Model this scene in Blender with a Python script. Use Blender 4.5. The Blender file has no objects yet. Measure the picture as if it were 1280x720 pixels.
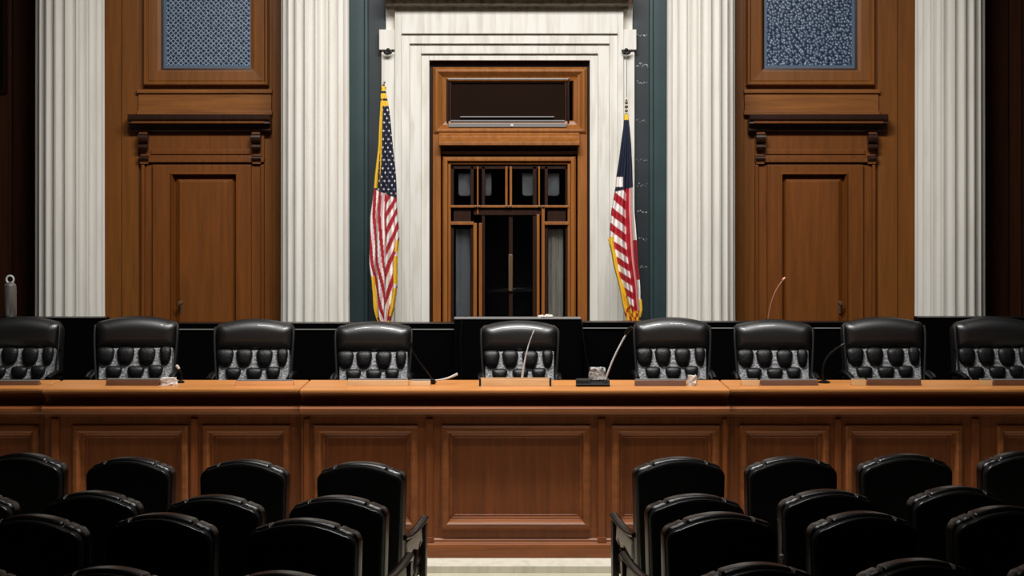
import bpy, math, random
from mathutils import Vector
random.seed(7)
PI = math.pi
S = bpy.context.scene
COL = S.collection
H = 2.87          # camera height
F = 2000.0        # focal length in px of a 1280 wide frame
HY = 250.0        # horizon row
def X(px, Y): return (px - 640.0) * Y / F
def Z(py, Y): return H - (py - HY) * Y / F

# ------------------------------------------------------------------ materials
def new_mat(name):
    m = bpy.data.materials.new(name); m.use_nodes = True
    nt = m.node_tree; b = nt.nodes['Principled BSDF']
    return m, nt, b
def lin(c): return tuple(((v/255.0)/12.92 if v/255.0 <= .04045 else ((v/255.0+.055)/1.055)**2.4) for v in c) + (1,)
def plain(name, c, rough=.5, metal=0, spec=.5, bump=0, bscale=80, coat=0, var=0):
    m, nt, b = new_mat(name)
    b.inputs['Base Color'].default_value = lin(c)
    b.inputs['Roughness'].default_value = rough
    b.inputs['Metallic'].default_value = metal
    b.inputs['Specular IOR Level'].default_value = spec
    b.inputs['Coat Weight'].default_value = coat
    if bump or var:
        tc = nt.nodes.new('ShaderNodeTexCoord'); n = nt.nodes.new('ShaderNodeTexNoise')
        n.inputs['Scale'].default_value = bscale; n.inputs['Detail'].default_value = 5
        nt.links.new(tc.outputs['Object'], n.inputs['Vector'])
        if bump:
            bp = nt.nodes.new('ShaderNodeBump'); bp.inputs['Strength'].default_value = bump; bp.inputs['Distance'].default_value = .01
            nt.links.new(n.outputs['Fac'], bp.inputs['Height']); nt.links.new(bp.outputs['Normal'], b.inputs['Normal'])
        if var:
            r = nt.nodes.new('ShaderNodeValToRGB'); l = lin(c)
            r.color_ramp.elements[0].position = .38; r.color_ramp.elements[1].position = .62
            r.color_ramp.elements[0].color = tuple(v*(1-var) for v in l[:3])+(1,)
            r.color_ramp.elements[1].color = tuple(min(1, v*(1+var)) for v in l[:3])+(1,)
            nt.links.new(n.outputs['Fac'], r.inputs['Fac']); nt.links.new(r.outputs['Color'], b.inputs['Base Color'])
    return m
def wood(name, dark, light, rough=.38, axis='Z', sc=1.0, coat=.1, spec=.4):
    m, nt, b = new_mat(name)
    tc = nt.nodes.new('ShaderNodeTexCoord'); mp = nt.nodes.new('ShaderNodeMapping')
    s = [9*sc, 9*sc, 9*sc]; s['XYZ'.index(axis)] = .55*sc
    mp.inputs['Scale'].default_value = s
    n = nt.nodes.new('ShaderNodeTexNoise'); n.inputs['Scale'].default_value = 2.2; n.inputs['Detail'].default_value = 9
    n.inputs['Roughness'].default_value = .62; n.inputs['Distortion'].default_value = .35
    n2 = nt.nodes.new('ShaderNodeTexNoise'); n2.inputs['Scale'].default_value = 14; n2.inputs['Detail'].default_value = 4
    mx = nt.nodes.new('ShaderNodeMath'); mx.operation = 'MULTIPLY_ADD'; mx.inputs[1].default_value = .3
    r = nt.nodes.new('ShaderNodeValToRGB')
    r.color_ramp.elements[0].position = .35; r.color_ramp.elements[0].color = lin(dark)
    r.color_ramp.elements[1].position = .85; r.color_ramp.elements[1].color = lin(light)
    L = nt.links.new
    L(tc.outputs['Object'], mp.inputs['Vector']); L(mp.outputs[0], n.inputs['Vector']); L(mp.outputs[0], n2.inputs['Vector'])
    L(n2.outputs['Fac'], mx.inputs[0]); L(n.outputs['Fac'], mx.inputs[2]); L(mx.outputs[0], r.inputs['Fac'])
    L(r.outputs['Color'], b.inputs['Base Color'])
    b.inputs['Roughness'].default_value = rough; b.inputs['Coat Weight'].default_value = coat; b.inputs['Coat Roughness'].default_value = .25
    b.inputs['Specular IOR Level'].default_value = spec
    bp = nt.nodes.new('ShaderNodeBump'); bp.inputs['Strength'].default_value = .06; bp.inputs['Distance'].default_value = .004
    L(n2.outputs['Fac'], bp.inputs['Height']); L(bp.outputs['Normal'], b.inputs['Normal'])
    return m
def marble(name, base, stain):
    m, nt, b = new_mat(name); L = nt.links.new
    tc = nt.nodes.new('ShaderNodeTexCoord'); mp = nt.nodes.new('ShaderNodeMapping'); mp.inputs['Scale'].default_value = (9, 9, .9)
    n = nt.nodes.new('ShaderNodeTexNoise'); n.inputs['Scale'].default_value = 1.6; n.inputs['Detail'].default_value = 10; n.inputs['Distortion'].default_value = .5
    r = nt.nodes.new('ShaderNodeValToRGB')
    r.color_ramp.elements[0].position = .3; r.color_ramp.elements[0].color = lin(stain)
    r.color_ramp.elements[1].position = .55; r.color_ramp.elements[1].color = lin(base)
    L(tc.outputs['Object'], mp.inputs['Vector']); L(mp.outputs[0], n.inputs['Vector']); L(n.outputs['Fac'], r.inputs['Fac']); L(r.outputs['Color'], b.inputs['Base Color'])
    b.inputs['Roughness'].default_value = .55; b.inputs['Specular IOR Level'].default_value = .3
    return m
def glass_pattern(name, kind):
    m, nt, b = new_mat(name); L = nt.links.new
    tc = nt.nodes.new('ShaderNodeTexCoord'); sp = nt.nodes.new('ShaderNodeSeparateXYZ'); cb = nt.nodes.new('ShaderNodeCombineXYZ')
    L(tc.outputs['Object'], sp.inputs[0]); L(sp.outputs['X'], cb.inputs[0]); L(sp.outputs['Z'], cb.inputs[1])
    mp = nt.nodes.new('ShaderNodeMapping')
    mp.inputs['Rotation'].default_value = (0, 0, math.radians(45)) if kind == 'lattice' else (0, 0, 0)
    L(cb.outputs[0], mp.inputs['Vector'])
    v = nt.nodes.new('ShaderNodeTexVoronoi'); v.voronoi_dimensions = '2D'
    v.inputs['Scale'].default_value = 27 if kind == 'lattice' else 34
    v.inputs['Randomness'].default_value = .28 if kind == 'lattice' else .95
    v.feature = 'DISTANCE_TO_EDGE' if kind == 'lattice' else 'F1'
    n = nt.nodes.new('ShaderNodeTexNoise'); n.inputs['Scale'].default_value = 22; n.inputs['Detail'].default_value = 3
    ad = nt.nodes.new('ShaderNodeMath'); ad.operation = 'MULTIPLY_ADD'; ad.inputs[1].default_value = .25 if kind == 'lattice' else .7
    sb = nt.nodes.new('ShaderNodeMath'); sb.operation = 'SUBTRACT'; sb.inputs[1].default_value = .12 if kind == 'lattice' else .35
    r = nt.nodes.new('ShaderNodeValToRGB'); e = r.color_ramp.elements
    if kind == 'lattice':
        e[0].position = .04; e[0].color = lin((140, 156, 172)); e[1].position = .2; e[1].color = lin((38, 48, 68))
    else:
        e[0].position = .03; e[0].color = lin((175, 188, 200)); e[1].position = .62; e[1].color = lin((34, 46, 68)); q = e.new(.24); q.color = lin((84, 100, 122))
    L(mp.outputs[0], v.inputs['Vector']); L(mp.outputs[0], n.inputs['Vector']); L(n.outputs['Fac'], ad.inputs[0]); L(v.outputs['Distance'], ad.inputs[2])
    L(ad.outputs[0], sb.inputs[0]); L(sb.outputs[0], r.inputs['Fac']); L(r.outputs['Color'], b.inputs['Base Color'])
    bp = nt.nodes.new('ShaderNodeBump'); bp.inputs['Strength'].default_value = .4; bp.inputs['Distance'].default_value = .01
    L(v.outputs['Distance'], bp.inputs['Height']); L(bp.outputs['Normal'], b.inputs['Normal'])
    b.inputs['Roughness'].default_value = .3
    return m
M = {}
M['wall_wood'] = wood('wall_oak', (100, 57, 17), (130, 78, 27), rough=.45, coat=.03)
M['door_wood'] = wood('door_oak', (94, 52, 16), (124, 70, 25), rough=.42, coat=.03)
M['wall_wood_h'] = wood('wall_oak_crosswise', (98, 57, 22), (148, 92, 42), rough=.42, axis='X')
M['centre_wood'] = wood('centre_door_oak', (112, 64, 22), (156, 96, 40), rough=.42, coat=.03)
M['dark_wood'] = wood('dark_and_shaded_wood', (28, 14, 8), (52, 28, 17), rough=.35)  # dark wood; also stands in for shade on door hoods and lower cornice
M['alcove_shade_wood'] = wood('alcove_shade_wood', (66, 34, 14), (100, 54, 24), rough=.5, coat=0)  # darkened wood that carries the shade of the alcoves
M['dais_wood'] = wood('bench_mahogany', (96, 50, 20), (138, 74, 32), rough=.42, coat=.05)
M['dais_wood_h'] = wood('bench_mahogany_crosswise', (100, 55, 26), (150, 86, 42), rough=.42, axis='X', coat=.05)
M['top_wood'] = wood('bench_top_oak', (176, 108, 52), (224, 152, 84), rough=.4, axis='X', coat=.1)
M['pale_wood'] = wood('pale_name_block_wood', (176, 128, 80), (214, 168, 116), rough=.4, axis='X')
M['brown_block'] = wood('brown_name_block_wood', (70, 40, 24), (112, 70, 44), rough=.4, axis='X')
M['chair_wood'] = wood('chair_ebony_wood', (16, 11, 9), (38, 27, 22), rough=.3, coat=.3)
M['marble'] = marble('white_marble', (224, 221, 213), (203, 198, 186))
M['stone'] = marble('column_limestone', (216, 212, 203), (207, 202, 192))
M['soffit'] = marble('dark_cornice_stone', (136, 128, 112), (82, 74, 60))  # cornice stone toned darker than the marble surround
M['step'] = marble('cream_step_stone', (226, 220, 204), (210, 203, 184))
M['floor'] = plain('cream_stone_floor', (205, 199, 176), .4, var=.06, bscale=3)
M['leather'] = plain('black_leather', (5, 5, 6), .28, spec=.75, bump=.1, bscale=120)
M['leather_matte'] = plain('black_leather_back', (8, 8, 9), .6, spec=.25, bump=.1, bscale=120)
M['leather_gloss'] = plain('black_leather_headrest', (6, 6, 7), .46, spec=1.0, bump=.06, bscale=70, coat=.25)
M['tuft_leather'] = plain('tufted_black_leather', (7, 7, 8), .48, spec=.45, bump=.3, bscale=60)
M['sheen_leather'] = plain('crinkled_leather_sheen', (150, 150, 152), .5, bump=.9, bscale=60, var=.5)  # speckled grey paints the highlights on crinkled black leather between the tufts
M['sheen_pad'] = plain('chair_side_sheen', (185, 175, 170), .45, bump=.4, bscale=60, var=.3)  # blotchy grey stands in for reflections on the chair sides
M['teal'] = plain('dark_teal_paint', (51, 70, 72), .45, var=.06, bscale=4)
M['teal_dark'] = plain('darker_teal_paint', (36, 44, 48), .5, var=.08, bscale=4)
M['black_cloth'] = plain('black_screen_cloth', (3, 3, 4), .95, spec=.03)
M['grey_trim'] = plain('grey_edge_trim', (120, 118, 116), .5)
M['dark_room'] = plain('dark_room_black', (5, 5, 6), .7)
M['black_metal'] = plain('black_metal', (14, 14, 15), .35, metal=.4)
M['steel'] = plain('brushed_steel', (178, 172, 166), .35, metal=.85, bump=.05)
M['silver'] = plain('silver_gooseneck', (200, 202, 204), .45, metal=0)
M['copper'] = plain('rose_copper_metal', (190, 130, 105), .35, metal=.5)
M['brass'] = plain('brass', (205, 160, 60), .35, metal=.7)
M['gold'] = plain('gold_fringe_thread', (228, 180, 40), .6, bump=.5, bscale=150)
M['paper'] = plain('off_white_paper', (205, 198, 190), .8, var=.1, bscale=30)
M['crumpled'] = plain('crumpled_grey_plastic', (150, 150, 148), .5, bump=.9, bscale=45, var=.5)
M['mark'] = plain('pale_grey_chalk_mark', (165, 175, 175), .9, var=.5, bscale=60)
M['curtain'] = plain('grey_curtain_cloth', (165, 165, 168), .9)
M['curtain_warm'] = plain('pale_curtain_cloth', (228, 220, 204), .9)
M['dark_pane'] = plain('dark_window_glass', (34, 22, 17), .12, spec=.6)
M['bronze'] = plain('dark_bronze', (104, 82, 62), .4, metal=.3)
M['blue_glass'] = plain('plain_blue_frosted_glass', (84, 104, 124), .35)
M['glass_lattice'] = glass_pattern('blue_lattice_glass', 'lattice')
M['glass_bubble'] = glass_pattern('blue_bubbled_glass', 'bubble')
M['wall_plain'] = plain('dark_brown_side_wall', (44, 28, 18), .7)
M['ceiling'] = plain('dim_plaster_ceiling', (90, 84, 76), .9)
mg, nt, b = new_mat('clear_dark_glass')
b.inputs['Base Color'].default_value = (.75, .78, .8, 1); b.inputs['Transmission Weight'].default_value = 1; b.inputs['Roughness'].default_value = .02; b.inputs['IOR'].default_value = 1.2
M['glass'] = mg
mf, nt, b = new_mat('printed_flag_cloth')
a = nt.nodes.new('ShaderNodeVertexColor'); a.layer_name = 'print'
nt.links.new(a.outputs['Color'], b.inputs['Base Color']); b.inputs['Roughness'].default_value = .7
M['flag'] = mf

# ------------------------------------------------------------------ mesh builder
class MB:
    def __init__(s): s.v = []; s.f = []
    def box(s, x0, x1, y0, y1, z0, z1):
        x0, x1 = min(x0, x1), max(x0, x1); y0, y1 = min(y0, y1), max(y0, y1); z0, z1 = min(z0, z1), max(z0, z1)
        n = len(s.v)
        s.v += [(x0,y0,z0),(x1,y0,z0),(x1,y1,z0),(x0,y1,z0),(x0,y0,z1),(x1,y0,z1),(x1,y1,z1),(x0,y1,z1)]
        s.f += [tuple(n+i for i in q) for q in ((0,3,2,1),(4,5,6,7),(0,1,5,4),(1,2,6,5),(2,3,7,6),(3,0,4,7))]
        return s
    def frame(s, x0, x1, z0, z1, y, prof, cap=False):
        """mitred picture frame seen from -Y; prof = [(inset, depth towards -Y)]; closed profile ring"""
        n = len(s.v); k = len(prof)
        for (i, d) in prof:
            s.v += [(x0+i, y-d, z0+i), (x1-i, y-d, z0+i), (x1-i, y-d, z1-i), (x0+i, y-d, z1-i)]
        for a in range(k if not cap else k-1):
            b_ = (a+1) % k
            for c in range(4):
                d_ = (c+1) % 4
                s.f.append((n+a*4+c, n+a*4+d_, n+b_*4+d_, n+b_*4+c))
        if cap: s.f.append(tuple(n+(k-1)*4+c for c in range(4))); s.f.append(tuple(n+c for c in (3,2,1,0)))
        return s
    def ring_loft(s, rings, caps=True):
        n = len(s.v); k = len(rings[0])
        for r in rings: s.v += [tuple(p) for p in r]
        for a in range(len(rings)-1):
            for c in range(k):
                d = (c+1) % k
                s.f.append((n+a*k+c, n+a*k+d, n+(a+1)*k+d, n+(a+1)*k+c))
        if caps:
            s.f.append(tuple(n+c for c in reversed(range(k)))); s.f.append(tuple(n+(len(rings)-1)*k+c for c in range(k)))
        return s
    def lathe(s, cx, cy, prof, n=24):
        return s.ring_loft([[(cx+r*math.cos(2*PI*i/n), cy+r*math.sin(2*PI*i/n), z) for i in range(n)] for (r, z) in prof])
    def lathe_y(s, cx, cz, prof, n=16):
        return s.ring_loft([[(cx+r*math.cos(2*PI*i/n), y, cz+r*math.sin(2*PI*i/n)) for i in range(n)] for (r, y) in prof])
    def tube(s, pts, r, n=8, closed=False, flat=None):
        pts = [Vector(p) for p in pts]; rings = []; m = len(pts)
        for i, p in enumerate(pts):
            a = pts[(i-1) % m] if (closed or i > 0) else p; c = pts[(i+1) % m] if (closed or i < m-1) else p
            t = (c-a).normalized()
            up = Vector((0, 1, 0)) if abs(t.y) < .9 else Vector((0, 0, 1))
            u = t.cross(up).normalized(); w = u.cross(t).normalized()
            rr = r[i] if isinstance(r, (list, tuple)) else r
            fu, fw = flat or (1, 1)
            rings.append([p + u*math.cos(2*PI*j/n)*rr*fu + w*math.sin(2*PI*j/n)*rr*fw for j in range(n)])
        if closed: rings.append(rings[0]); return s.ring_loft(rings, False)
        return s.ring_loft(rings)
    def pillow(s, out, y0, y1, r, n=5, r0=None):
        """outline [(x,z)] convex ccw seen from -Y, thickness y0..y1, rounded by r (front y0 by r0)"""
        xs = [p[0] for p in out]; zs = [p[1] for p in out]
        cx, cz = (min(xs)+max(xs))/2, (min(zs)+max(zs))/2; hx, hz = (max(xs)-min(xs))/2, (max(zs)-min(zs))/2
        def off(d, y): return [(cx+(x-cx)*(1-d/hx), y, cz+(z-cz)*(1-d/hz)) for x, z in out]
        rings = []; ra = r if r0 is None else r0
        for i in range(n+1):
            t = i/n*PI/2; rings.append(off(ra*(1-math.sin(t)), y0+ra*(1-math.cos(t))))
        for i in range(n+1):
            t = PI/2-i/n*PI/2; rings.append(off(r*(1-math.sin(t)), y1-r*(1-math.cos(t))))
        s.ring_loft(rings); return s
    def prism(s, pts, x0, x1):
        """(y,z) polygon extruded along x"""
        return s.ring_loft([[(x0, p[0], p[1]) for p in pts], [(x1, p[0], p[1]) for p in pts]])
    def slab(s, pts, y0, y1):
        return s.ring_loft([[(p[0], y0, p[1]) for p in pts], [(p[0], y1, p[1]) for p in pts]])
    def build(s, name, mat, parent=None, smooth=False, bevel=0, ang=40):
        me = bpy.data.meshes.new(name); me.from_pydata(s.v, [], s.f); me.validate()
        import bmesh
        bm = bmesh.new(); bm.from_mesh(me); bmesh.ops.recalc_face_normals(bm, faces=bm.faces); bm.to_mesh(me); bm.free()
        me.materials.append(M[mat] if isinstance(mat, str) else mat)
        if smooth:
            for p in me.polygons: p.use_smooth = True
            me.set_sharp_from_angle(angle=math.radians(ang))
        o = bpy.data.objects.new(name, me); COL.objects.link(o)
        if parent: o.parent = parent
        if bevel:
            b_ = o.modifiers.new('soft_edges', 'BEVEL'); b_.width = bevel; b_.segments = 2; b_.limit_method = 'ANGLE'
        return o
def struct(o, label=None):
    o['kind'] = 'structure'
    if label: o['label'] = label
    return o
def tag(o, label, cat, group=None):
    o['label'] = label; o['category'] = cat
    if group: o['group'] = group
    return o
def thing(name, label, cat, loc=(0, 0, 0), rz=0, group=None):
    o = bpy.data.objects.new(name, None); COL.objects.link(o); o.location = loc; o.rotation_euler = (0, 0, rz)
    o.empty_display_size = .1
    return tag(o, label, cat, group)
def copy_tree(o, parent=None):
    c = o.copy(); COL.objects.link(c); c.parent = parent
    for ch in list(o.children): copy_tree(ch, c)
    return c
def local(o, loc):
    """shift a mesh built in world coordinates so that it sits right under a parent placed at loc"""
    for v in o.data.vertices: v.co -= Vector(loc)
    return o
def bez(p0, p1, p2, p3, n=14):
    r = []
    for i in range(n+1):
        t = i/n; a = [(1-t)**3, 3*t*(1-t)**2, 3*t*t*(1-t), t**3]
        r.append(tuple(sum(a[j]*q[k] for j, q in enumerate((p0, p1, p2, p3))) for k in range(3)))
    return r

# ------------------------------------------------------------------ room
YW = 16.70
PLAT = .655
struct(MB().box(-9, 9, -2, 20, -.2, 0).build('floor', 'floor'))
struct(MB().box(-9, 9, -2, 20, 8.0, 8.2).build('ceiling', 'ceiling'))
struct(MB().box(-9.2, -9, -2, 20, 0, 8).build('wall_left', 'wall_plain'))
struct(MB().box(9, 9.2, -2, 20, 0, 8).build('wall_right', 'wall_plain'))
xo0, xo1 = X(537, YW), X(737, YW)        # doorway
zo = Z(76, YW)
xa0, xa1 = X(52, YW), X(1223, YW)
wb = MB()
wb.box(xa0, xo0, YW, YW+.3, 0, 8).box(xo1, xa1, YW, YW+.3, 0, 8).box(xo0, xo1, YW, YW+.3, zo, 8)
wb = struct(wb.build('wall_back', 'wall_wood'))
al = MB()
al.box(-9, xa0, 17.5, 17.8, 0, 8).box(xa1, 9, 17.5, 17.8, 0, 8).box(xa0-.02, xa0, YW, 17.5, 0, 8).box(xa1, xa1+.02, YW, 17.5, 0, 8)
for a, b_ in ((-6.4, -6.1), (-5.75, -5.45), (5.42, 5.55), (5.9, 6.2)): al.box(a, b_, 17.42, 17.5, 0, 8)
al.build('alcove_panelling', 'alcove_shade_wood', wb, bevel=.01)
o = MB().frame(X(-60, 17.4), X(9, 17.4), Z(116, 17.4), 6.2, 17.42, [(0,0),(0,.05),(.05,.05),(.06,.02),(.06,0)]).build('window_frame', 'dark_wood')
pn = MB().box(X(-55, 17.4), X(5, 17.4), 17.36, 17.39, Z(112, 17.4), 6.15).build('pane', 'dark_pane')
w3 = bpy.data.objects.new('window_3', None); COL.objects.link(w3); struct(w3); o.parent = w3; pn.parent = w3

# wood bays between the columns
def bay(xL, xR, bounds, n, glass, side):
    """bounds in px: window frame L,R ; pane L,R ; band L,R ; hood L,R ; door L,R ; door panel L,R ; consoles"""
    (wL, wR), (pL, pR), (bL, bR), (hL, hR), (dL, dR), (qL, qR), (c0, c1) = bounds
    Y = YW
    # flat boards with shallow steps
    m = MB()
    for (a, b_, d) in side: m.box(X(a, Y), X(b_, Y), Y-d, Y, PLAT, 7.6)
    struct(m.build('trim_%d' % n, 'wall_wood', bevel=.006))
    # window
    w = bpy.data.objects.new('window_%d' % n, None); COL.objects.link(w); struct(w)
    Y1 = Y-.02
    m = MB().frame(X(wL, Y), X(wR, Y), Z(108, Y), Z(-70, Y), Y, [(0,0),(0,.035),(.015,.075),(.035,.075),(.05,.05),(.06,.055),(.06+.09,.05),(.19,.035),(.195,.0)])
    m.build('window_frame', 'wall_wood', w, bevel=.003)
    MB().box(X(pL, Y), X(pR, Y), Y-.03, Y-.005, Z(87, Y), Z(-49, Y)).build('pane', glass, w)
    MB().frame(X(pL, Y), X(pR, Y), Z(87, Y), Z(-49, Y), Y-.02, [(0,0),(0,.0115),(.04,.0115),(.045,.008),(.045,0)]).build('pane_border', 'blue_glass', w)
    MB().frame(X(pL, Y)-.01, X(pR, Y)+.01, Z(88.5, Y), Z(-50, Y), Y-.02, [(0,0),(0,.025),(.022,.02),(.022,0)]).build('glazing_bead', 'dark_wood', w)
    # horizontal band
    m = MB().box(X(bL, Y), X(bR, Y), Y-.05, Y, Z(141, Y), Z(112, Y))
    m.box(X(bL, Y)-.01, X(bR, Y)+.01, Y-.075, Y, Z(117, Y), Z(112.5, Y)).box(X(bL, Y)-.01, X(bR, Y)+.01, Y-.07, Y, Z(144, Y), Z(139, Y))
    t = struct(m.build('trim_%d' % (n+2), 'wall_wood_h', bevel=.006))
    # hood over the door with consoles
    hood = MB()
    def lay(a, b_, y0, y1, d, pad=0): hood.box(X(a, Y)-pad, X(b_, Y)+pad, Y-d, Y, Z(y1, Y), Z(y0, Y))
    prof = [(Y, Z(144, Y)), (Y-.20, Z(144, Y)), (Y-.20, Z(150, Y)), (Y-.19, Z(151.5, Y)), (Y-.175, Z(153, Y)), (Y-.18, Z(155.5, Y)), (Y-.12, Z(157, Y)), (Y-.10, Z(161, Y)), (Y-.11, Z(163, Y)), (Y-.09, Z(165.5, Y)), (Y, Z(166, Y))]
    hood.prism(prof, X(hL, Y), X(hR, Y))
    ho = struct(hood.build('trim_%d' % (n+4), 'dark_wood', bevel=.003))  # shade below the hood put into the dark colour as well as the shape
    MB().box(X(hL+5, Y), X(hR-6, Y), Y-.2, Y-.17, Z(155.3, Y), Z(152.8, Y)).build('hood_moulding', 'door_wood', ho, bevel=.003)  # strip in lighter wood paints the thin lit line along the hood
    for c in (c0, c1):
        sc = MB(); x0, x1 = X(c-5, Y), X(c+5, Y); xc = X(c, Y)
        pts = []
        for i in range(15):
            t = i/14; z = Z(166, Y)*(1-t)+Z(205, Y)*t
            d = .105-.055*t+.022*math.sin(t*PI*2.2+.6)
            pts.append((Y-d, z))
        sc.prism([(Y, Z(166, Y))]+pts+[(Y, Z(205, Y))], x0, x1)
        co = sc.build('console', 'door_wood', ho, smooth=True, ang=35)
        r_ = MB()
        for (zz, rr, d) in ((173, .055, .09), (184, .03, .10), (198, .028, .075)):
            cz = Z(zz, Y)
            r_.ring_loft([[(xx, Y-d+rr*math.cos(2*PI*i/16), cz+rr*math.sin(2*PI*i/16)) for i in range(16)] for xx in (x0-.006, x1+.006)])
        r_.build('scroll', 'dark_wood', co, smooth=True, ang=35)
    # frieze panel under hood
    fr = MB().box(X(dL, Y), X(dR, Y), Y-.04, Y, Z(203, Y), Z(166, Y)).box(X(dL, Y), X(dR, Y), Y-.075, Y, Z(203, Y), Z(198, Y)).box(X(c0+8, Y), X(c1-8, Y), Y-.055, Y, Z(193, Y), Z(187, Y)).box(X(c0+8, Y), X(c1-8, Y), Y-.048, Y, Z(198, Y), Z(195, Y))
    fr.build('frieze', 'door_wood', ho, bevel=.004)
    # door
    d = bpy.data.objects.new('door_%d' % n, None); COL.objects.link(d); struct(d)
    zt = Z(206, Y)
    m = MB()
    m.box(X(dL, Y), X(dL+4, Y), Y-.06, Y, PLAT, zt).box(X(dR-4, Y), X(dR, Y), Y-.06, Y, PLAT, zt)
    m.box(X(dL+4, Y), X(dL+15, Y), Y-.035, Y, PLAT, zt).box(X(dR-16, Y), X(dR-4, Y), Y-.035, Y, PLAT, zt)
    m.build('door_frame', 'door_wood', d, bevel=.005)
    m = MB()
    lx0, lx1 = X(dL+15, Y), X(dR-16, Y); zq = Z(217, Y); zb = PLAT+.30
    m.box(lx0, X(qL-2, Y), Y-.075, Y, PLAT+.02, zt).box(X(qR+2, Y), lx1, Y-.075, Y, PLAT+.02, zt)
    m.box(X(qL-2, Y), X(qR+2, Y), Y-.075, Y, zq, zt).box(X(qL-2, Y), X(qR+2, Y), Y-.075, Y, PLAT+.02, zb)
    leaf = m.build('door_leaf', 'door_wood', d, bevel=.004)
    MB().frame(X(qL-3, Y), X(qR+3, Y), zb-.02, zq+.01, Y, [(0,0),(0,.085),(.015,.10),(.03,.03),(.03,0)]).build('panel_moulding', 'door_wood', leaf, bevel=.002)
    MB().frame(X(qL-2, Y), X(qR+2, Y), zb, zq, Y-.001, [(.02,.004),(.03,.006),(.085,.05)], cap=True).build('raised_panel', 'door_wood', leaf, bevel=.002)
    kx = 228 if n == 1 else 1048
    kn = MB(); cz = Z(378, Y); cx = X(kx, Y)
    kn.lathe_y(cx, cz, [(.02, Y-.045), (.02, Y-.055), (.008, Y-.08), (.008, Y-.10), (.02, Y-.11), (.024, Y-.125), (.016, Y-.14)])
    kn.box(cx-.014, cx+.014, Y-.056, Y-.045, cz-.11, cz-.02)
    kn.build('door_handle', 'bronze', d, smooth=True)
bay(130, 352, [(180, 337), (204, 318), (174, 340), (165, 340), (178, 331), (218, 296), (182, 322)], 1, 'glass_lattice', [(128, 153, .0+.012), (153, 174, .03), (340, 356, .012)])
bay(918, 1145, [(932, 1093), (953, 1069), (930, 1097), (934, 1105), (943, 1093), (977, 1055), (949, 1088)], 2, 'glass_bubble', [(914, 930, .012), (1097, 1121, .03), (1121, 1148, .012)])

# teal strips beside the marble surround
def teal(n, x0, x1, xl0, xl1, xd0, xd1):
    Y = YW
    o = struct(MB().box(X(x0, Y), X(x1, Y), Y-.05, Y, PLAT, 7.5).build('trim_%d' % n, 'teal', bevel=.004), 'dark teal painted strip beside the marble door surround')
    MB().box(X(xl0, Y), X(xl1, Y), Y-.085, Y-.05, PLAT, 7.5).build('bead', 'teal', o, smooth=True, bevel=.012)
    MB().box(X(xd0, Y), X(xd1, Y), Y-.06, Y-.048, PLAT, 7.5).build('inner_strip', 'teal_dark', o, bevel=.003)
    return o
teal(7, 434, 482, 456, 461, 461.5, 481)
tr = teal(8, 790, 836, 811, 816, 791, 810.5)
for k, yy in enumerate((44, 82, 104, 151, 200, 232, 265, 300, 335)):
    m = MB(); random.seed(k); Y = YW-.0605
    for j in range(7 if k not in (1,) else 14):
        cx = 796+j*2.0+random.uniform(-.6, .6) if k != 1 else 795+j*1.1
        hh = random.uniform(1.0, 3.2) if k < 3 or k > 5 else random.uniform(.8, 2.6)
        z = Z(yy+random.uniform(-2, 2), Y)
        x = X(cx, Y); w = random.uniform(.004, .009)
        m.slab([(x, z), (x+w, z+.003), (x+w+.004, z+hh/240), (x-.002, z+hh/200)], Y-.002, Y+.001)
    m.build('worn_mark', 'mark', tr)

# ------------------------------------------------------------------ marble surround
Y = YW
sur = MB()
zb = PLAT
def nest(L0, T0, R0, L1, T1, R1, d):
    """a fascia between inner opening L0,T0,R0 and outer L1,T1,R1 px"""
    sur.box(X(L1, Y), X(L0, Y), Y-d, Y+.0, zb, Z(T1, Y)).box(X(R0, Y), X(R1, Y), Y-d, Y, zb, Z(T1, Y)).box(X(L0, Y), X(R0, Y), Y-d, Y, Z(T0, Y), Z(T1, Y))
nest(537, 76, 737, 527, 68, 747, .06)
nest(527, 68, 747, 513, 56, 761, .095)
nest(513, 56, 761, 503, 44, 771, .13)
nest(503, 44, 771, 495, 14, 778, .165)
s0 = struct(sur.build('trim_9', 'marble', bevel=.004), 'white marble surround round the central doorway')
m = MB()
m.box(X(478, Y), X(495, Y), Y-.13, Y, zb, Z(40, Y)).box(X(778, Y), X(792, Y), Y-.13, Y, zb, Z(40, Y))
m.box(X(475.5, Y), X(495, Y), Y-.17, Y, Z(64, Y), Z(39, Y)).box(X(778, Y), X(794, Y), Y-.17, Y, Z(64, Y), Z(39, Y))
m.build('side_pier', 'marble', s0, bevel=.005)
for (a, b_) in ((483, 495), (777, 790)):
    m = MB(); pts = [(Y, Z(39, Y))]
    for i in range(9):
        t = i/8*PI/2; pts.append((Y-.05-.16*(1-math.cos(t)), Z(39, Y)+(Z(8, Y)-Z(39, Y))*math.sin(t)))
    pts.append((Y, Z(8, Y)))
    m.prism(pts, X(a, Y), X(b_, Y)); m.build('console', 'marble', s0, smooth=True, ang=30)
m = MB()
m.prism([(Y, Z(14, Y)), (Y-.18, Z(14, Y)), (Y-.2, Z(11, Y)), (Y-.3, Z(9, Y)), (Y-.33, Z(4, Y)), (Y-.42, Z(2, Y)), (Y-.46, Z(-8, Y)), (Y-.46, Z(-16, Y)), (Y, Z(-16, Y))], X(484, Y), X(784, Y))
m.build('cornice', 'soffit', s0, bevel=.004)
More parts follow.
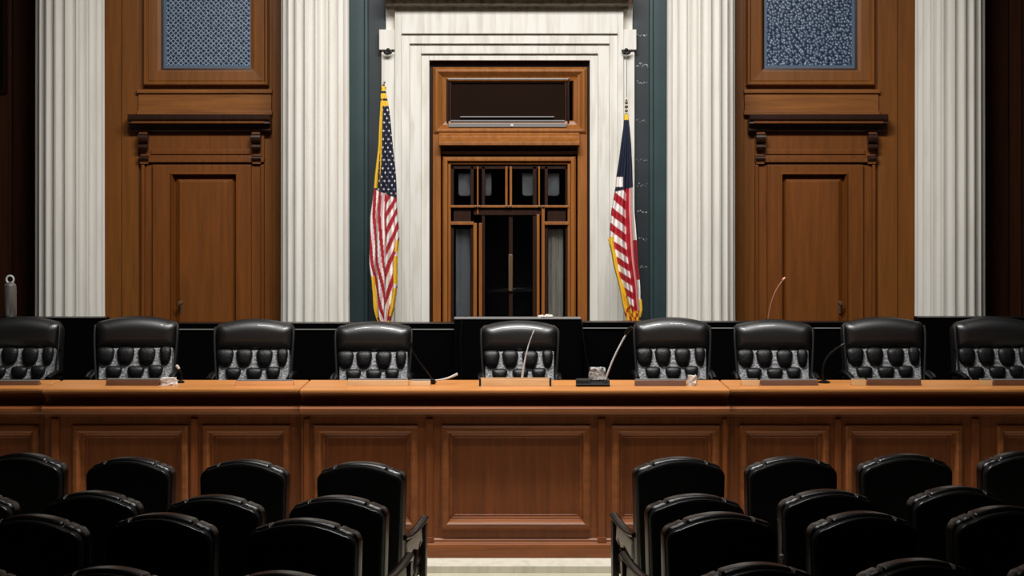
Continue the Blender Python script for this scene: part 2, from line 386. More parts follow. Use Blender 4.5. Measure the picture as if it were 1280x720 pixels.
# iron hooks on the surround
for (px, lab) in ((485, 'small black iron hook on the left marble pier above the flag'), (783, 'small black iron hook on the right marble pier with thin cord')):
    t = thing('wall_hook', lab, 'hook', (X(px, Y-.19), Y-.17, Z(68, Y)))
    yy = 0
    MB().lathe_y(0, .03, [(.02, 0), (.02, -.012), (.008, -.02)], 12).build('mounting_plate', 'black_metal', t, smooth=True)
    MB().tube(bez((-.045, -.03, .03), (-.03, -.035, -.02), (.02, -.035, -.02), (.055, -.03, .03)) , [.010]*3+[.016]*9+[.010]*3, 8).tube([(0, 0, .03), (0, -.032, .0)], .009).build('hook_arm', 'black_metal', t, smooth=True)
    if px > 700:
        c = MB().tube([(0, -.045, -.0), (.001, -.045, -.25), (0, -.045, -.46)], .0035, 6).build('cord', 'grey_trim', t)

# ------------------------------------------------------------------ central door
D = bpy.data.objects.new('door_3', None); COL.objects.link(D); struct(D)
Yd = YW+.10
def px_box(m, a, b_, y0, y1, d0, d1, Y=Yd): return m.box(X(a, YW), X(b_, YW), Y-d1, Y-d0, Z(y1, YW), Z(y0, YW))
m = MB()
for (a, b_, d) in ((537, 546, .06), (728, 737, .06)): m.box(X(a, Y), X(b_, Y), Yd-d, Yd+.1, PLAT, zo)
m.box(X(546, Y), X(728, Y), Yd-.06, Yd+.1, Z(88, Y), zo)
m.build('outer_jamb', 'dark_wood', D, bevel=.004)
m = MB()
m.box(X(541, Y), X(551, Y), Yd-.10, Yd+.05, PLAT, Z(88, Y)).box(X(722, Y), X(734, Y), Yd-.10, Yd+.05, PLAT, Z(88, Y))
m.frame(X(541, Y), X(734, Y), Z(168, Y), Z(84, Y), Yd, [(0,0),(0,.10),(.03,.13),(.05,.13),(.10,.08),(.14,.07),(.15,.03),(.15,0)])
m.build('door_frame', 'centre_wood', D, bevel=.004)
# transom
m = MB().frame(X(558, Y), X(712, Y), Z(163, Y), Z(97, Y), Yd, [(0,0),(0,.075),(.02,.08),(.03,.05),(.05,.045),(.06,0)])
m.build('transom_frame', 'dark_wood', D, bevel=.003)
m = MB(); px_box(m, 562, 707, 100, 160, .01, .02); m.build('transom_pane', 'dark_pane', D)
m = MB()
for (y0, y1, dd, a, b_) in ((145, 146.5, .06, 575, 693), (150, 152, .09, 563, 706), (154.5, 159, .125, 561, 708)): px_box(m, a, b_, y0, y1, .0, dd)
o = m.build('transom_ledge', 'grey_trim', D, bevel=.003)
m = MB(); m.lathe_y(X(640, Y), Z(157, Y), [(.014, Yd-.12), (.018, Yd-.13), (.01, Yd-.14)], 12); m.build('button', 'silver', o, smooth=True)
# cornice
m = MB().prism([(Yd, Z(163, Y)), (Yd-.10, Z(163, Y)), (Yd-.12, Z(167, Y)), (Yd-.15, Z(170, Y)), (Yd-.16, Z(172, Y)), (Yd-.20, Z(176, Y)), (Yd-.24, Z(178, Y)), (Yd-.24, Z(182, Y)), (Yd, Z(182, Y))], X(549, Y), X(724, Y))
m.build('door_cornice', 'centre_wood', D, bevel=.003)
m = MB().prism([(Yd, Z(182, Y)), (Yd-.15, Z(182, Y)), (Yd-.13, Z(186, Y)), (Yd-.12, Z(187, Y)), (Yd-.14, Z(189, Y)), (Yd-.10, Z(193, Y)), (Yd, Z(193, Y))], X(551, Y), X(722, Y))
m.build('lower_cornice', 'dark_wood', D, bevel=.003)  # dark colour stands for the shadow beneath the upper cornice
m = MB().frame(X(553, Y), X(720, Y), PLAT-.2, Z(195, Y), Yd, [(0,0),(0,.08),(.02,.10),(.05,.10),(.06,.06),(.085,.06),(.09,0)])
m.build('inner_frame', 'centre_wood', D, bevel=.003)
m = MB()
zB = PLAT
def bar(a, b_, y0, y1, d=.07): m.box(X(a, Y), X(b_, Y), Yd-d, Yd+.02, Z(y1, Y) if y1 else zB, Z(y0, Y))
bar(563, 711, 256.5, 259.5, .075)
bar(563, 592, 277, 281, .075); bar(680, 711, 277, 281, .075)
bar(591.5, 596, 279, None); bar(598.5, 602.5, 279, None)
bar(671, 674.5, 268, None); bar(677, 681, 258, None)
bar(631.5, 634.5, 208, 258); bar(637, 640, 208, 258)
bar(596, 598, 208, 268, .05); bar(673, 675, 208, 258, .05)
m.build('muntin', 'centre_wood', D, bevel=.003)
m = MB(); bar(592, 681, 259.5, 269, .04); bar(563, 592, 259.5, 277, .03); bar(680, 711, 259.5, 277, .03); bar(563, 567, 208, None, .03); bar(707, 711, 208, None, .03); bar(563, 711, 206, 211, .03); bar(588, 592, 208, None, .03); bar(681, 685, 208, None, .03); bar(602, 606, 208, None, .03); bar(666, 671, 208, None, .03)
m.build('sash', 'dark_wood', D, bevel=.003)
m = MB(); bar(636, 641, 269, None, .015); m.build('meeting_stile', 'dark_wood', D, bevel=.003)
m = MB(); bar(635.5, 641, 318, 365, .05); m.build('door_pull', 'bronze', D, smooth=True, bevel=.01)
m = MB(); m.box(X(563, Y), X(711, Y), Yd+.0, Yd+.008, zB, Z(208, Y)); m.build('door_glass', 'glass', D)
for (a, b_) in ((592, 601), (631, 640), (672, 681)):
    m = MB(); 
    for q in (a+2.2, b_-1.8): m.lathe_y(X(q, Y), Z(258, Y), [(.015, Yd-.075), (.012, Yd-.09), (.004, Yd-.094)], 10)
    m.build('stud', 'bronze', D, smooth=True)
# room behind the glass, its darkness painted onto black walls
struct(MB().box(X(520, Y), X(755, Y), 18.6, 18.7, 0, 6).box(X(520, Y)-.1, X(520, Y), YW+.3, 18.7, 0, 6).box(X(755, Y), X(755, Y)+.1, YW+.3, 18.7, 0, 6).build('wall_far', 'dark_room'), 'wall of the unlit room behind the glass doors, darkness painted black')
def curtain(px0, px1, y0, y1, YY, mat, lab, n=3, amp=.02):
    m = MB(); x0, x1 = X(px0, YW), X(px1, YW); N = 28; fr = []; 
    for k in range(N+1):
        t = k/N; fr.append((x0+(x1-x0)*t, YY+amp*math.sin(t*n*2*PI)))
    ring = fr + [(p[0], p[1]+.012) for p in reversed(fr)]
    zt_, zb_ = Z(y0, YW), (Z(y1, YW) if y1 else PLAT+.02)
    m.ring_loft([[(p[0], p[1], z) for p in ring] for z in (zb_, zt_)])
    return tag(m.build('curtain', mat, smooth=True, ang=50), lab, 'curtain')
curtain(569, 587, 287, None, YW+.2, 'curtain', 'long grey curtain behind the left side glass of the central door', 1.5, .01)
curtain(686, 705, 287, None, YW+.2, 'curtain_warm', 'long pale pleated curtain behind the right side glass of the central door', 3, .018)
for k, (a, b_, w_) in enumerate(((572, 588, 'leftmost upper pane'), (604, 614, 'second upper pane from the left'), (653, 667, 'third upper pane from the left'), (684, 700, 'rightmost upper pane'))):
    m = MB(); x0, x1 = X(a, Y), X(b_, Y); z1, z0 = Z(216, Y), Z(245, Y); r_ = .03
    m.pillow([(x0, z0+.02), (x0+.02, z0), (x1-.02, z0), (x1, z0+.02), (x1, z1), (x0, z1)], YW+.2, YW+.24, .01)
    tag(m.build('hanging_lantern', 'curtain', smooth=True), 'dim grey lamp shape behind the %s of the central door' % w_, 'lamp')

# ------------------------------------------------------------------ columns
def column(cx_px, W, lab):
    Yc = 16.29; cx = X(cx_px, Yc); R = W/2*Yc/F*1.0
    t = thing('fluted_column', lab, 'column', (cx, Yc, PLAT))
    m = MB(); NF = 20; SP = 12; rings = []
    zs = [.34, .36, 1.2, 2.2, 3.2, 4.2, 5.2, 6.6]
    for z in zs:
        sc = 1.012-.012*((z-.36)/4)**1.5 if z > .36 else 1.03
        ring = []
        for i in range(NF*SP):
            p = (i % SP)/SP; th = 2*PI*i/(NF*SP)+.13
            d = 0 if p < .2 or z < .355 else .034*R/.345*math.sin(PI*(p-.2)/.8)**.7
            r = R*sc-d; ring.append((r*math.cos(th), r*math.sin(th), z))
        rings.append(ring)
    m.ring_loft(rings); m.build('shaft', 'stone', t, smooth=True, ang=28)
    m = MB().lathe(0, 0, [(R*1.3, .14), (R*1.34, .17), (R*1.34, .2), (R*1.28, .23), (R*1.12, .25), (R*1.1, .27), (R*1.18, .29), (R*1.18, .31), (R*1.06, .34)], 48)
    m.box(-R*1.02, R*1.02, -R*1.15, R*1.02, 0, .14); m.build('base', 'stone', t, smooth=True, ang=35)
    m = MB().lathe(0, 0, [(R, 6.6), (R*1.05, 6.62), (R*1.05, 6.66), (R, 6.68), (R*1.2, 6.85), (R*1.25, 6.95), (R*1.25, 7.05)], 48); m.box(-R*1.02, R*1.02, -R*1.3, R*1.02, 7.05, 7.2); m.build('capital', 'stone', t, smooth=True, ang=35)
column(87.5, 84, 'pale fluted stone column at the far left beside the dark alcove')
column(394, 84, 'pale fluted stone column between left wooden door and left teal strip')
column(876, 84, 'pale fluted stone column between right teal strip and right wooden door')
column(1187.5, 85, 'pale fluted stone column at the far right beside the dark alcove')

# ------------------------------------------------------------------ flags
C_NAVY, C_RED, C_WHITE, C_GOLD, C_PINK = [lin(c) for c in ((16, 24, 48), (168, 20, 38), (232, 224, 220), (232, 186, 42), (228, 130, 130))]
def interp(tab, y):
    if y <= tab[0][0]: return tab[0][1], tab[0][2]
    for a, b_ in zip(tab, tab[1:]):
        if y <= b_[0]:
            t = (y-a[0])/(b_[0]-a[0]); return a[1]+(b_[1]-a[1])*t, a[2]+(b_[2]-a[2])*t
    return tab[-1][1], tab[-1][2]
def flag(lab, Yf, pole_top, pole_bot, tab, colour, fold, dep, finial):
    base = (X(pole_bot[0], Yf), Yf, PLAT)
    t = thing('flag', lab, 'flag', base)
    def loc(px, py, dy=0): return (X(px, Yf)-base[0], dy, Z(py, Yf)-base[2])
    zt = Z(pole_top[1], Yf)-base[2]; xt = X(pole_top[0], Yf)-base[0]
    MB().tube([(0, .0, .03), (xt, 0, zt)], .011, 12).build('pole', 'brass', t, smooth=True)
    MB().lathe(0, 0, [(.16, 0), (.16, .02), (.12, .04), (.04, .06), (.03, .12), (.016, .13)], 24).build('stand', 'brass', t, smooth=True, ang=35)
    fm = MB()
    for (dz, r_) in finial: fm.lathe(xt+(.004 if int(dz*100) % 2 else -.004), 0, [(.003, zt+dz-r_), (r_*.8, zt+dz-r_*.6), (r_, zt+dz), (r_*.8, zt+dz+r_*.6), (.003, zt+dz+r_)], 10)
    fm.build('finial', 'bronze', t, smooth=True)
    NU, NV = 128, 320; y0, y1 = tab[0][0], tab[-1][0]
    m = MB(); rings = []; cols = []
    for j in range(NV+1):
        py = y0+(y1-y0)*j/NV; xl, xr = interp(tab, py); g = (py-y0)/(y1-y0); ring = []; xl += .7*g*math.sin(py*.11); xr += .8*g*math.sin(py*.09+1)
        for i in range(NU):
            th = 2*PI*i/NU
            tt = (1-math.cos(th))/2; front = math.sin(th) >= 0
            px = xl+(xr-xl)*tt
            d = dep*(.25+.75*min(1, g*1.6))*abs(math.sin(th))
            d += (.045*min(1, g*2))*math.sin(fold*2*PI*tt+g*2.0)*abs(math.sin(th))**.5
            x, _, z = loc(px, py)
            ring.append((x, (-.018-d) if front else .01+d*.3, z)); cols.append(colour(tt, py, xr-xl))
        rings.append(ring)
    m.ring_loft(rings)
    me = bpy.data.meshes.new('cloth'); me.from_pydata(m.v, [], m.f)
    import bmesh
    ca = me.color_attributes.new('print', 'FLOAT_COLOR', 'POINT')
    for i, c in enumerate(cols): ca.data[i].color = c
    for p in me.polygons: p.use_smooth = True
    me.materials.append(M['flag'])
    o = bpy.data.objects.new('cloth', me); COL.objects.link(o); o.parent = t
    return t, loc
def colL(t, y, w):
    if y < 133: return C_GOLD if (y % 9) < 6.5 else C_NAVY
    if t < .16 and y < 235: return C_GOLD
    if y < 236+12*t:
        px = t*w; r = int(y/5.2); qx = (px+(r % 2)*3.2) % 6.4-3.2; qy = y % 5.2-2.6
        return C_WHITE if abs(qx)+abs(qy) < 1.3 else C_NAVY
    if y > 345 and t < .13+.001*(y-345): return C_GOLD
    if y > 300 and t > .9-.0012*(y-300) and y % 40 < 34: return C_GOLD
    if t < .58: ph = (t*w-(y-240)*.10)/7.0
    else: ph = (t*w*1.0+(y-240)*.42)/10.0
    return C_RED if ph % 1 < .52 else C_WHITE
def colR(t, y, w):
    if y > 388: return C_GOLD if (int(t*9)+int(y/5)) % 3 else C_RED
    if y > 296 and t < .16: return C_GOLD
    if y > 350 and t < .16+(y-350)*.007: return C_GOLD if int(y/3+t*8) % 5 else C_RED
    if y < 150: return C_GOLD
    if y < 240-6*t:
        if t < .38 and 221 < y < 234: return C_WHITE
        return C_NAVY
    if t < .60: return C_RED if (((y-240)-t*w*.75)/19.0) % 1 < .52 else C_WHITE
    ph = (t-.60)/.40
    if ph < .35: return C_RED
    return C_PINK if ph < .6 else (C_WHITE if y < 300 or y > 350 else C_RED)
tabL = [(108, 477.5, 481.5), (118, 476, 483), (140, 475, 487), (180, 473, 491), (210, 470, 494), (238, 467, 496), (270, 463.5, 497), (300, 462, 499), (330, 462.5, 497.5), (360, 465, 496), (385, 468, 494), (399, 471, 490), (406, 474, 487)]
tabR = [(143, 780.5, 785), (160, 779, 787), (180, 776, 789), (205, 773, 790), (224, 770, 790.5), (232, 769.5, 791), (240, 768, 791.5), (262, 764.5, 792.5), (290, 762, 794.5), (304, 761, 796), (320, 765, 797), (345, 770, 798.5), (370, 776, 800), (390, 781, 802), (400, 783, 801), (408, 786, 799)]
fl, locL = flag('furled stars and stripes flag on brass pole left of the central doorway', 15.95, (480, 112), (476, 500), tabL, colL, 3.2, .07, [(.015, .018), (.045, .014), (.07, .011)])
fr_, locR = flag('furled stars and stripes flag on brass pole right of the central doorway', 15.95, (783.5, 146), (790, 500), tabR, colR, 2.6, .07, [(.02, .018), (.06, .016), (.1, .018), (.14, .016), (.165, .01)])
for (t, loc, pts) in ((fl, locL, [(466, 345), (467, 360), (470, 378), (473, 397)]), (fl, locL, [(497, 312), (495, 335), (496, 352), (492, 375), (488, 396)]), (fr_, locR, [(761, 298), (768, 318), (773, 345), (782, 372), (788, 395)]), (fr_, locR, [(800, 374), (801, 386), (799, 396)])):
    MB().tube([loc(a, b_, -.03-.01*(i % 2)) for i, (a, b_) in enumerate(pts)], .014, 8).build('fringe', 'gold', t, smooth=True)
MB().tube([locL(478.5, 120, -.035), locL(477, 170, -.045), locL(476, 236, -.06)], .007, 8).build('cord', 'gold', fl, smooth=True)

# ------------------------------------------------------------------ platform and step
pf = MB().box(-7.5, 7.5, 13.42, YW, 0, PLAT); pf = struct(pf.build('floor_platform', 'wall_plain'))
st = MB().box(-7.5, 7.5, 12.31, 13.42, 0, .054); struct(st.build('floor_step', 'step', bevel=.004))

# ------------------------------------------------------------------ bench (dais) in sections
ZT = H-237*12.54/F     # top of worktop at front
YB = 13.22
def bench(pa, pb, Yf, panels, pil, lab, ends=(0, 0)):
    x0, x1 = X(pa, Yf), X(pb, Yf)
    xm = (x0+x1)/2
    t = thing('bench_section', lab, 'bench', (xm, Yf, .054))
    lc = (xm, Yf, .054)
    def put(m, name, mat, **k): return local(m.build(name, mat, t, **k), lc)
    z = lambda py: Z(py, Yf)
    wt = ZT
    put(MB().box(x0, x1, Yf-.04, YB, wt-.028, wt), 'worktop', 'top_wood', bevel=.01)
    m = MB().prism([(Yf+.02, wt-.028), (Yf+.0, wt-.028), (Yf+.01, wt-.045), (Yf+.05, wt-.06), (Yf+.09, z(500)), (Yf+.10, z(505)), (Yf+.10, z(508)), (Yf+.30, z(508)), (Yf+.30, wt-.028)], x0, x1)
    put(m, 'cove_moulding', 'dais_wood_h', bevel=.002)
    m = MB().prism([(Yf+.3, z(507)), (Yf-.02, z(508)), (Yf-.038, z(510)), (Yf-.04, z(514)), (Yf-.03, z(517)), (Yf+.01, z(518)), (Yf+.05, z(519)), (Yf+.05, z(522)), (Yf+.3, z(522))], x0, x1)
    put(m, 'string_moulding', 'dais_wood_h', bevel=.002)
    # carcass face with openings: rails and stiles
    yf = Yf+.05; m = MB(); zt, zb_ = z(534.5), z(661)
    m.box(x0, x1, yf, yf+.1, zt, z(522)).box(x0, x1, yf, yf+.1, z(674), zb_)
    cur = x0
    for (a, b_) in panels:
        a_, b2 = max(x0, X(a, Yf)), min(x1, X(b_, Yf))
        m.box(cur, a_, yf, yf+.1, zb_, zt); cur = b2
    if x1-cur > .005: m.box(cur, x1, yf, yf+.1, zb_, zt)
    put(m, 'carcass', 'dais_wood', bevel=.003)
    for (a, b_) in panels:
        a_, b2 = X(a, Yf), X(b_, Yf)
        m = MB().frame(a_, b2, zb_, zt, yf, [(0, -.05), (-.012, .0), (-.012, .014), (.005, .030), (.03, .034), (.045, .022), (.052, .008), (.058, -.03), (.075, -.036), (.08, -.055)])
        p = put(m, 'panel_moulding', 'dais_wood_h', bevel=.0015)
        m = MB().frame(a_+.06, b2-.06, zb_+.06, zt-.06, yf+.06, [(0, 0), (.0, .012), (.03, .012), (.034, .008)], cap=True)
        put(m, 'front_panel', 'dais_wood', bevel=.002)
    for (a, b_) in pil:
        m = MB().box(X(a, Yf), X(b_, Yf), yf-.022, yf+.01, z(674), z(524))
        m.box(X(a, Yf)-.006, X(b_, Yf)+.006, yf-.03, yf+.01, z(680), z(672)); put(m, 'pilaster', 'dais_wood', bevel=.006)
    m = MB().prism([(Yf+.16, z(674)), (Yf+.05, z(674)), (Yf+.035, z(676)), (Yf+.03, z(679)), (Yf+.005, z(681)), (Yf+.0, z(684)), (Yf+.0, .054), (Yf+.16, .054)], x0, x1)
    put(m, 'plinth', 'dais_wood_h', bevel=.003)
    m = MB()
    if ends[0]: m.box(x0, x0+.03, Yf+.15, YB, .054, wt-.028)
    if ends[1]: m.box(x1-.03, x1, Yf+.15, YB, .054, wt-.028)
    m.box(x0, x1, 13.10, 13.15, .054, wt-.028)
    put(m, 'rear_board', 'dark_wood')
    return t
bench(-90, 53, 12.70, [(-70, 45)], [(-86, -78)], 'far left end section of the panelled wooden bench under the leftmost chair', (1, 0))
bench(53, 375, 12.64, [(90, 232), (253, 360)], [(62, 72), (237, 246)], 'left section of the panelled wooden bench with two recessed panels')
bench(375, 912, 12.58, [(393, 520), (553, 737), (767, 899)], [(379, 386), (532, 541), (748, 757), (904, 910)], 'wide middle section of the panelled wooden bench with largest panel')
bench(912, 1400, 12.64, [(927, 1037), (1060, 1204), (1250, 1370)], [(1045, 1053), (1216, 1226)], 'right section of the panelled wooden bench running out of the picture')

# ------------------------------------------------------------------ black screens behind the chairs
def screen(pa, pb, ytop, Ys, lab, rail=False):
    x0, x1 = X(pa, Ys), X(pb, Ys); zt = Z(ytop, Ys); xm = (x0+x1)/2
    t = thing('privacy_screen', lab, 'screen', (xm, Ys, PLAT)); hw = (x1-x0)/2-.004; h = zt-PLAT
    m = MB().box(-hw, hw, 0, .16, .0, h-.012)
    m.build('panel', 'black_cloth', t, bevel=.006)
    MB().box(-hw, hw, -.008, .168, h-.012, h).build('top_cap', 'black_metal' if rail or abs(xm) > 3 else 'grey_trim', t, bevel=.003)
    if rail:
        MB().box(-hw, hw, -.014, 0, h-.062, h-.052).build('edge_rail', 'grey_trim', t, bevel=.003)
    return t, zt
screen(-80, 132, 397, 14.80, 'black cloth screen behind the two leftmost high-backed chairs')
s2, zs2 = screen(132, 572, 404, 14.80, 'long black cloth screen left of centre behind three tufted chairs', True)
s3, zs3 = screen(567, 727, 397.5, 14.62, 'taller black cloth screen directly behind the centre chair')
s4, zs4 = screen(724, 1147, 402.5, 14.80, 'long black cloth screen right of centre behind three tufted chairs', True)
screen(1147, 1380, 396.5, 14.80, 'black cloth screen behind the rightmost high-backed chair')
# fold lines beside the centre screen, added as thin black tubes
for (a, b_, c, lab) in ((577, 577, 470, 'thin black strand added as a fold line left of the centre screen'), (726, 737, 470, 'thin black strand added as a slanting fold line right of the centre screen')):
    Yc = 14.58
    tag(MB().tube([(X(a, Yc), Yc, Z(399, Yc)), (X((a+b_)/2, Yc)-.01, Yc-.01, Z(430, Yc)), (X(b_, Yc), Yc, Z(c, Yc)), (X(b_, Yc), Yc, PLAT)], .008, 8).build('screen_fold_line', 'black_metal', smooth=True), lab, 'cord')
# small things on the screens
t = thing('steel_flask', 'slim brushed steel cylinder with ring top standing at the far left', 'flask', (X(12.5, 14.88), 14.88, Z(397, 14.88)))
MB().lathe(0, 0, [(.052, 0), (.058, .01), (.058, .25), (.055, .30), (.035, .325), (.02, .33)], 28).build('body', 'steel', t, smooth=True, ang=35)
MB().tube([(.034*math.cos(a*PI/10), 0, .355+.034*math.sin(a*PI/10)) for a in range(20)], .009, 8, closed=True).build('ring', 'silver', t, smooth=True)
m = MB(); random.seed(3)
Yc = 14.70
for k in range(9):
    cx = X(674+k*1.9, Yc); r_ = random.uniform(.012, .022)
    m.lathe(cx, Yc+random.uniform(-.02, .02), [(r_*.6, zs3), (r_, zs3+r_*.5), (r_*.7, zs3+r_*1.1), (.003, zs3+r_*1.4)], 8)
m.box(X(673, Yc), X(690, Yc), Yc-.015, Yc+.015, zs3, zs3+.012)
tag(m.build('crumpled_ribbon', 'paper', smooth=True), 'small crumpled pale ribbon on top of the centre black screen', 'ribbon')

# ------------------------------------------------------------------ tufted high-back chair
def arch_outline(hw, z0, z1, sag, rc, n=22, taper=0):
    """flat bottom, arched top with rounded upper corners, counter clockwise"""
    pts = [(-hw+taper, z0), (hw-taper, z0)]
    for i in range(1, 5): t = i/5; pts.append((hw-taper*(1-t), z0+(z1-sag-rc-z0)*t))
    for i in range(7):
        a = i/6*PI/2; pts.append((hw-rc+rc*math.cos(a), z1-sag-rc+rc*math.sin(a)))
    xs = hw-rc
    for i in range(1, n): x = xs-2*xs*i/n; pts.append((x, z1-sag*(x/xs)**2))
    for i in range(7):
        a = PI/2+i/6*PI/2; pts.append((-hw+rc+rc*math.cos(a), z1-sag-rc+rc*math.sin(a)))
    for i in range(4, 0, -1): t = i/5; pts.append((-hw+taper*(1-t), z0+(z1-sag-rc-z0)*t))
    return pts
def make_high_chair():
    t = thing('tufted_chair', 'x', 'chair')
    # back shell
    MB().pillow(arch_outline(.335, .42, 1.15, .045, .06, taper=.03), .04, .15, .03).build('back_shell', 'leather_matte', t, smooth=True, ang=60)
    MB().pillow(arch_outline(.345, .885, 1.17, .04, .055, n=18, taper=.012), -.07, .10, .07, 8, r0=.11).build('headrest', 'leather_gloss', t, smooth=True, ang=70)
    m = MB()
    lean = lambda z: -.035-(.9-z)*.16
    MB().prism([(lean(.9), .90), (lean(.9)+.10, .90), (lean(.45)+.14, .45), (lean(.45), .45)], -.305, .305).build('tufted_panel', 'sheen_leather', t, bevel=.012)
    m = MB(); random.seed(11)
    rows = [(.834, .076, (-.255, -.085, .09, .25), (.070, .070, .070, .050)), (.700, .052, (-.18, -.002, .175), (.064, .064, .060)), (.585, .055, (-.262, -.09, .085, .25), (.058,)*4)]
    for (cz, hh, xs, ws) in rows:
        for cx, w in zip(xs, ws):
            cz_ = cz+random.uniform(-.006, .006); w = w*random.uniform(.92, 1.06); cx = cx+random.uniform(-.008, .008)
            rings = []
            for (sc, dy) in ((1, .01), (1, -.008), (.93, -.022), (.75, -.034), (.4, -.04), (.05, -.042)):
                ring = []
                for i in range(20):
                    a = 2*PI*i/20; c, s_ = math.cos(a), math.sin(a)
                    ex = abs(c)**.65*(1 if c > 0 else -1); ez = abs(s_)**.65*(1 if s_ > 0 else -1)
                    zz_ = cz_+hh*sc*ez
                    ring.append((cx+w*(1+.17*ez)*sc*ex, lean(zz_)+dy, zz_))
                rings.append(ring)
            m.ring_loft(rings)
    m.build('tufting', 'tuft_leather', t, smooth=True, ang=60)
    for s_ in (-1, 1):
        MB().tube(bez((s_*.338, -.03, 1.10), (s_*.352, -.06, 1.0), (s_*.330, -.07, .85), (s_*.312, -.11, .45)), .011, 10).build('side_piping', 'leather_gloss', t, smooth=True)
        MB().tube(bez((s_*.34, .02, .68), (s_*.345, -.1, .70), (s_*.345, -.25, .69), (s_*.34, -.34, .66)), .028, 10).tube([(s_*.34, -.28, .66), (s_*.33, -.24, .44)], .018, 8).build('armrest', 'leather', t, smooth=True)
    MB().pillow([(-.29, .40), (.29, .40), (.30, .43), (.30, .47), (.28, .5), (-.28, .5), (-.30, .47), (-.30, .43)], -.42, .05, .03).build('seat', 'leather', t, smooth=True, ang=60)
    MB().lathe(0, -.17, [(.03, .07), (.03, .3), (.05, .3), (.05, .38), (.16, .39), (.16, .4)], 16).build('gas_column', 'black_metal', t, smooth=True, ang=35)
    for k in range(5):
        a = 2*PI*k/5+.3
        leg = MB().tube([(0, -.17, .085), (.28*math.cos(a), -.17+.28*math.sin(a), .06)], [.028, .018], 8).build('base_arm', 'black_metal', t, smooth=True)
        MB().lathe_y(.28*math.cos(a), .026, [(.026, -.17+.28*math.sin(a)-.018), (.026, -.17+.28*math.sin(a)+.018)], 14).build('caster', 'black_metal', leg, smooth=True, ang=35)
    return t
proto = make_high_chair()
hc = [(27, 396, 101, 'leftmost black tufted chair behind the bench, cut by the frame'), (171, 395.5, 103, 'second tufted chair from the left, behind name block with white paper'), (318.5, 399, 99, 'third tufted chair from the left, in front of the left wooden door'),
      (467.5, 402, 96, 'tufted chair below the left flag, fourth from the left'), (649.5, 401, 97, 'centre black tufted chair in front of the tallest screen and door'), (839.5, 397, 96, 'tufted chair just right of the desk microphone, below fluted column'),
      (966.5, 399.5, 98, 'tufted chair in front of the copper gooseneck microphone'), (1104, 396.5, 103, 'second tufted chair from the right, below the right wooden door'), (1242, 396.5, 103, 'rightmost tufted chair behind the bench, near the dark alcove')]
YC = 14.12
for i, (cx, yt, W, lab) in enumerate(hc):
    o = proto if i == 0 else copy_tree(proto)
    sc = W*YC/F/.69
    z_top = Z(yt, YC-.02)
    o.location = (X(cx, YC), YC, PLAT); o.scale = (sc, 1, (z_top-PLAT)/1.17)
    o.rotation_euler = (0, 0, math.radians([-3, 2, 0, -1, 0, 1, -2, 2, 4][i]))
    o['label'] = lab; o['group'] = 'black tufted chairs behind the bench'

# ------------------------------------------------------------------ things on the bench
def block(pa, pb, Yb, hpx, face, lab, dark_ends=False, tilt=.02, group='wooden name blocks on the bench'):
    x0, x1 = X(pa, Yb), X(pb, Yb); xm = (x0+x1)/2; hw = (x1-x0)/2; h = hpx*.8*Yb/F
    t = thing('name_block', lab, 'nameplate', (xm, Yb, ZT), 0, group)
    MB().prism([(0, 0), (tilt, h), (tilt+.02, h), (.09, 0)], -hw, hw).build('body', face, t, bevel=.003)
    MB().box(-hw+.004, hw-.004, tilt+.001, tilt+.05, h, h+.006).build('top_strip', 'grey_trim' if not dark_ends else 'pale_wood', t, bevel=.001)
    if dark_ends:
        for s_ in (-1, 1): MB().prism([(-.004, 0), (tilt-.004, h+.003), (tilt+.03, h+.003), (.1, 0)], s_*hw-.008, s_*hw+.008).build('end_cap', 'black_metal', t)
    return t
block(-30, 48, 12.83, 6, 'brown_block', 'low dark name block at the far left of the bench')
block(132, 198, 12.80, 9, 'brown_block', 'brown name block with white crumpled paper at its right end')
block(294, 366, 12.80, 7, 'top_wood', 'orange-brown name block in front of the third tufted chair')
block(434, 510, 12.78, 9, 'pale_wood', 'pale name block left of the small clip microphone')
block(600, 688, 12.76, 11, 'pale_wood', 'pale name block with black ends in front of the centre chair', True)
block(794, 858, 12.77, 9, 'brown_block', 'brown name block right of the desk microphone with grey cloth at its end')
block(951, 1023, 12.80, 8, 'brown_block', 'brown name block between two pale blocks, right of centre')
block(1085, 1152, 12.80, 9, 'brown_block', 'dark brown name block in front of the second chair from the right')
block(1243, 1300, 12.80, 8, 'brown_block', 'brown name block at the right edge of the picture')
block(513, 538, 12.78, 8, 'pale_wood', 'short pale wooden block beside the small clip microphone', group='short pale wooden blocks')
block(927, 949, 12.78, 9, 'pale_wood', 'short pale wooden block left of the brown name block right of centre', group='short pale wooden blocks')
block(1065, 1083, 12.78, 10, 'pale_wood', 'short pale wooden block beside the dark brown name block', group='short pale wooden blocks')
block(1226, 1241, 12.78, 9, 'pale_wood', 'short pale wooden block near the right edge of the picture', group='short pale wooden blocks')
def crumple(name, pa, pb, y0, y1, Yb, mat, lab, cat, seed, n=10, D=.05):
    random.seed(seed)
    x0, x1 = X(pa, Yb), X(pb, Yb); h = (y1-y0)*Yb/F; xm = (x0+x1)/2; hw = (x1-x0)/2
    rings = []
    for j in range(5):
        z = h*j/4; sc = 1-.18*j/4; ring = []
        for i in range(n*2):
            a = 2*PI*i/(n*2); r_ = 1+random.uniform(-.13, .13)
            c, s_ = math.cos(a), math.sin(a)
            ring.append((hw*sc*r_*abs(c)**.6*(1 if c > 0 else -1), D*sc*r_*s_, z+(random.uniform(-.12, .12)*h if 0 < j else 0)))
        rings.append(ring)
    m = MB().ring_loft(rings); o = m.build(name, mat); o.location = (xm, Yb, ZT)
    return tag(o, lab, cat)
crumple('crumpled_paper', 199, 222, 472.5, 481, 12.86, 'paper', 'crumpled white paper beside the brown name block at left', 'paper', 5)
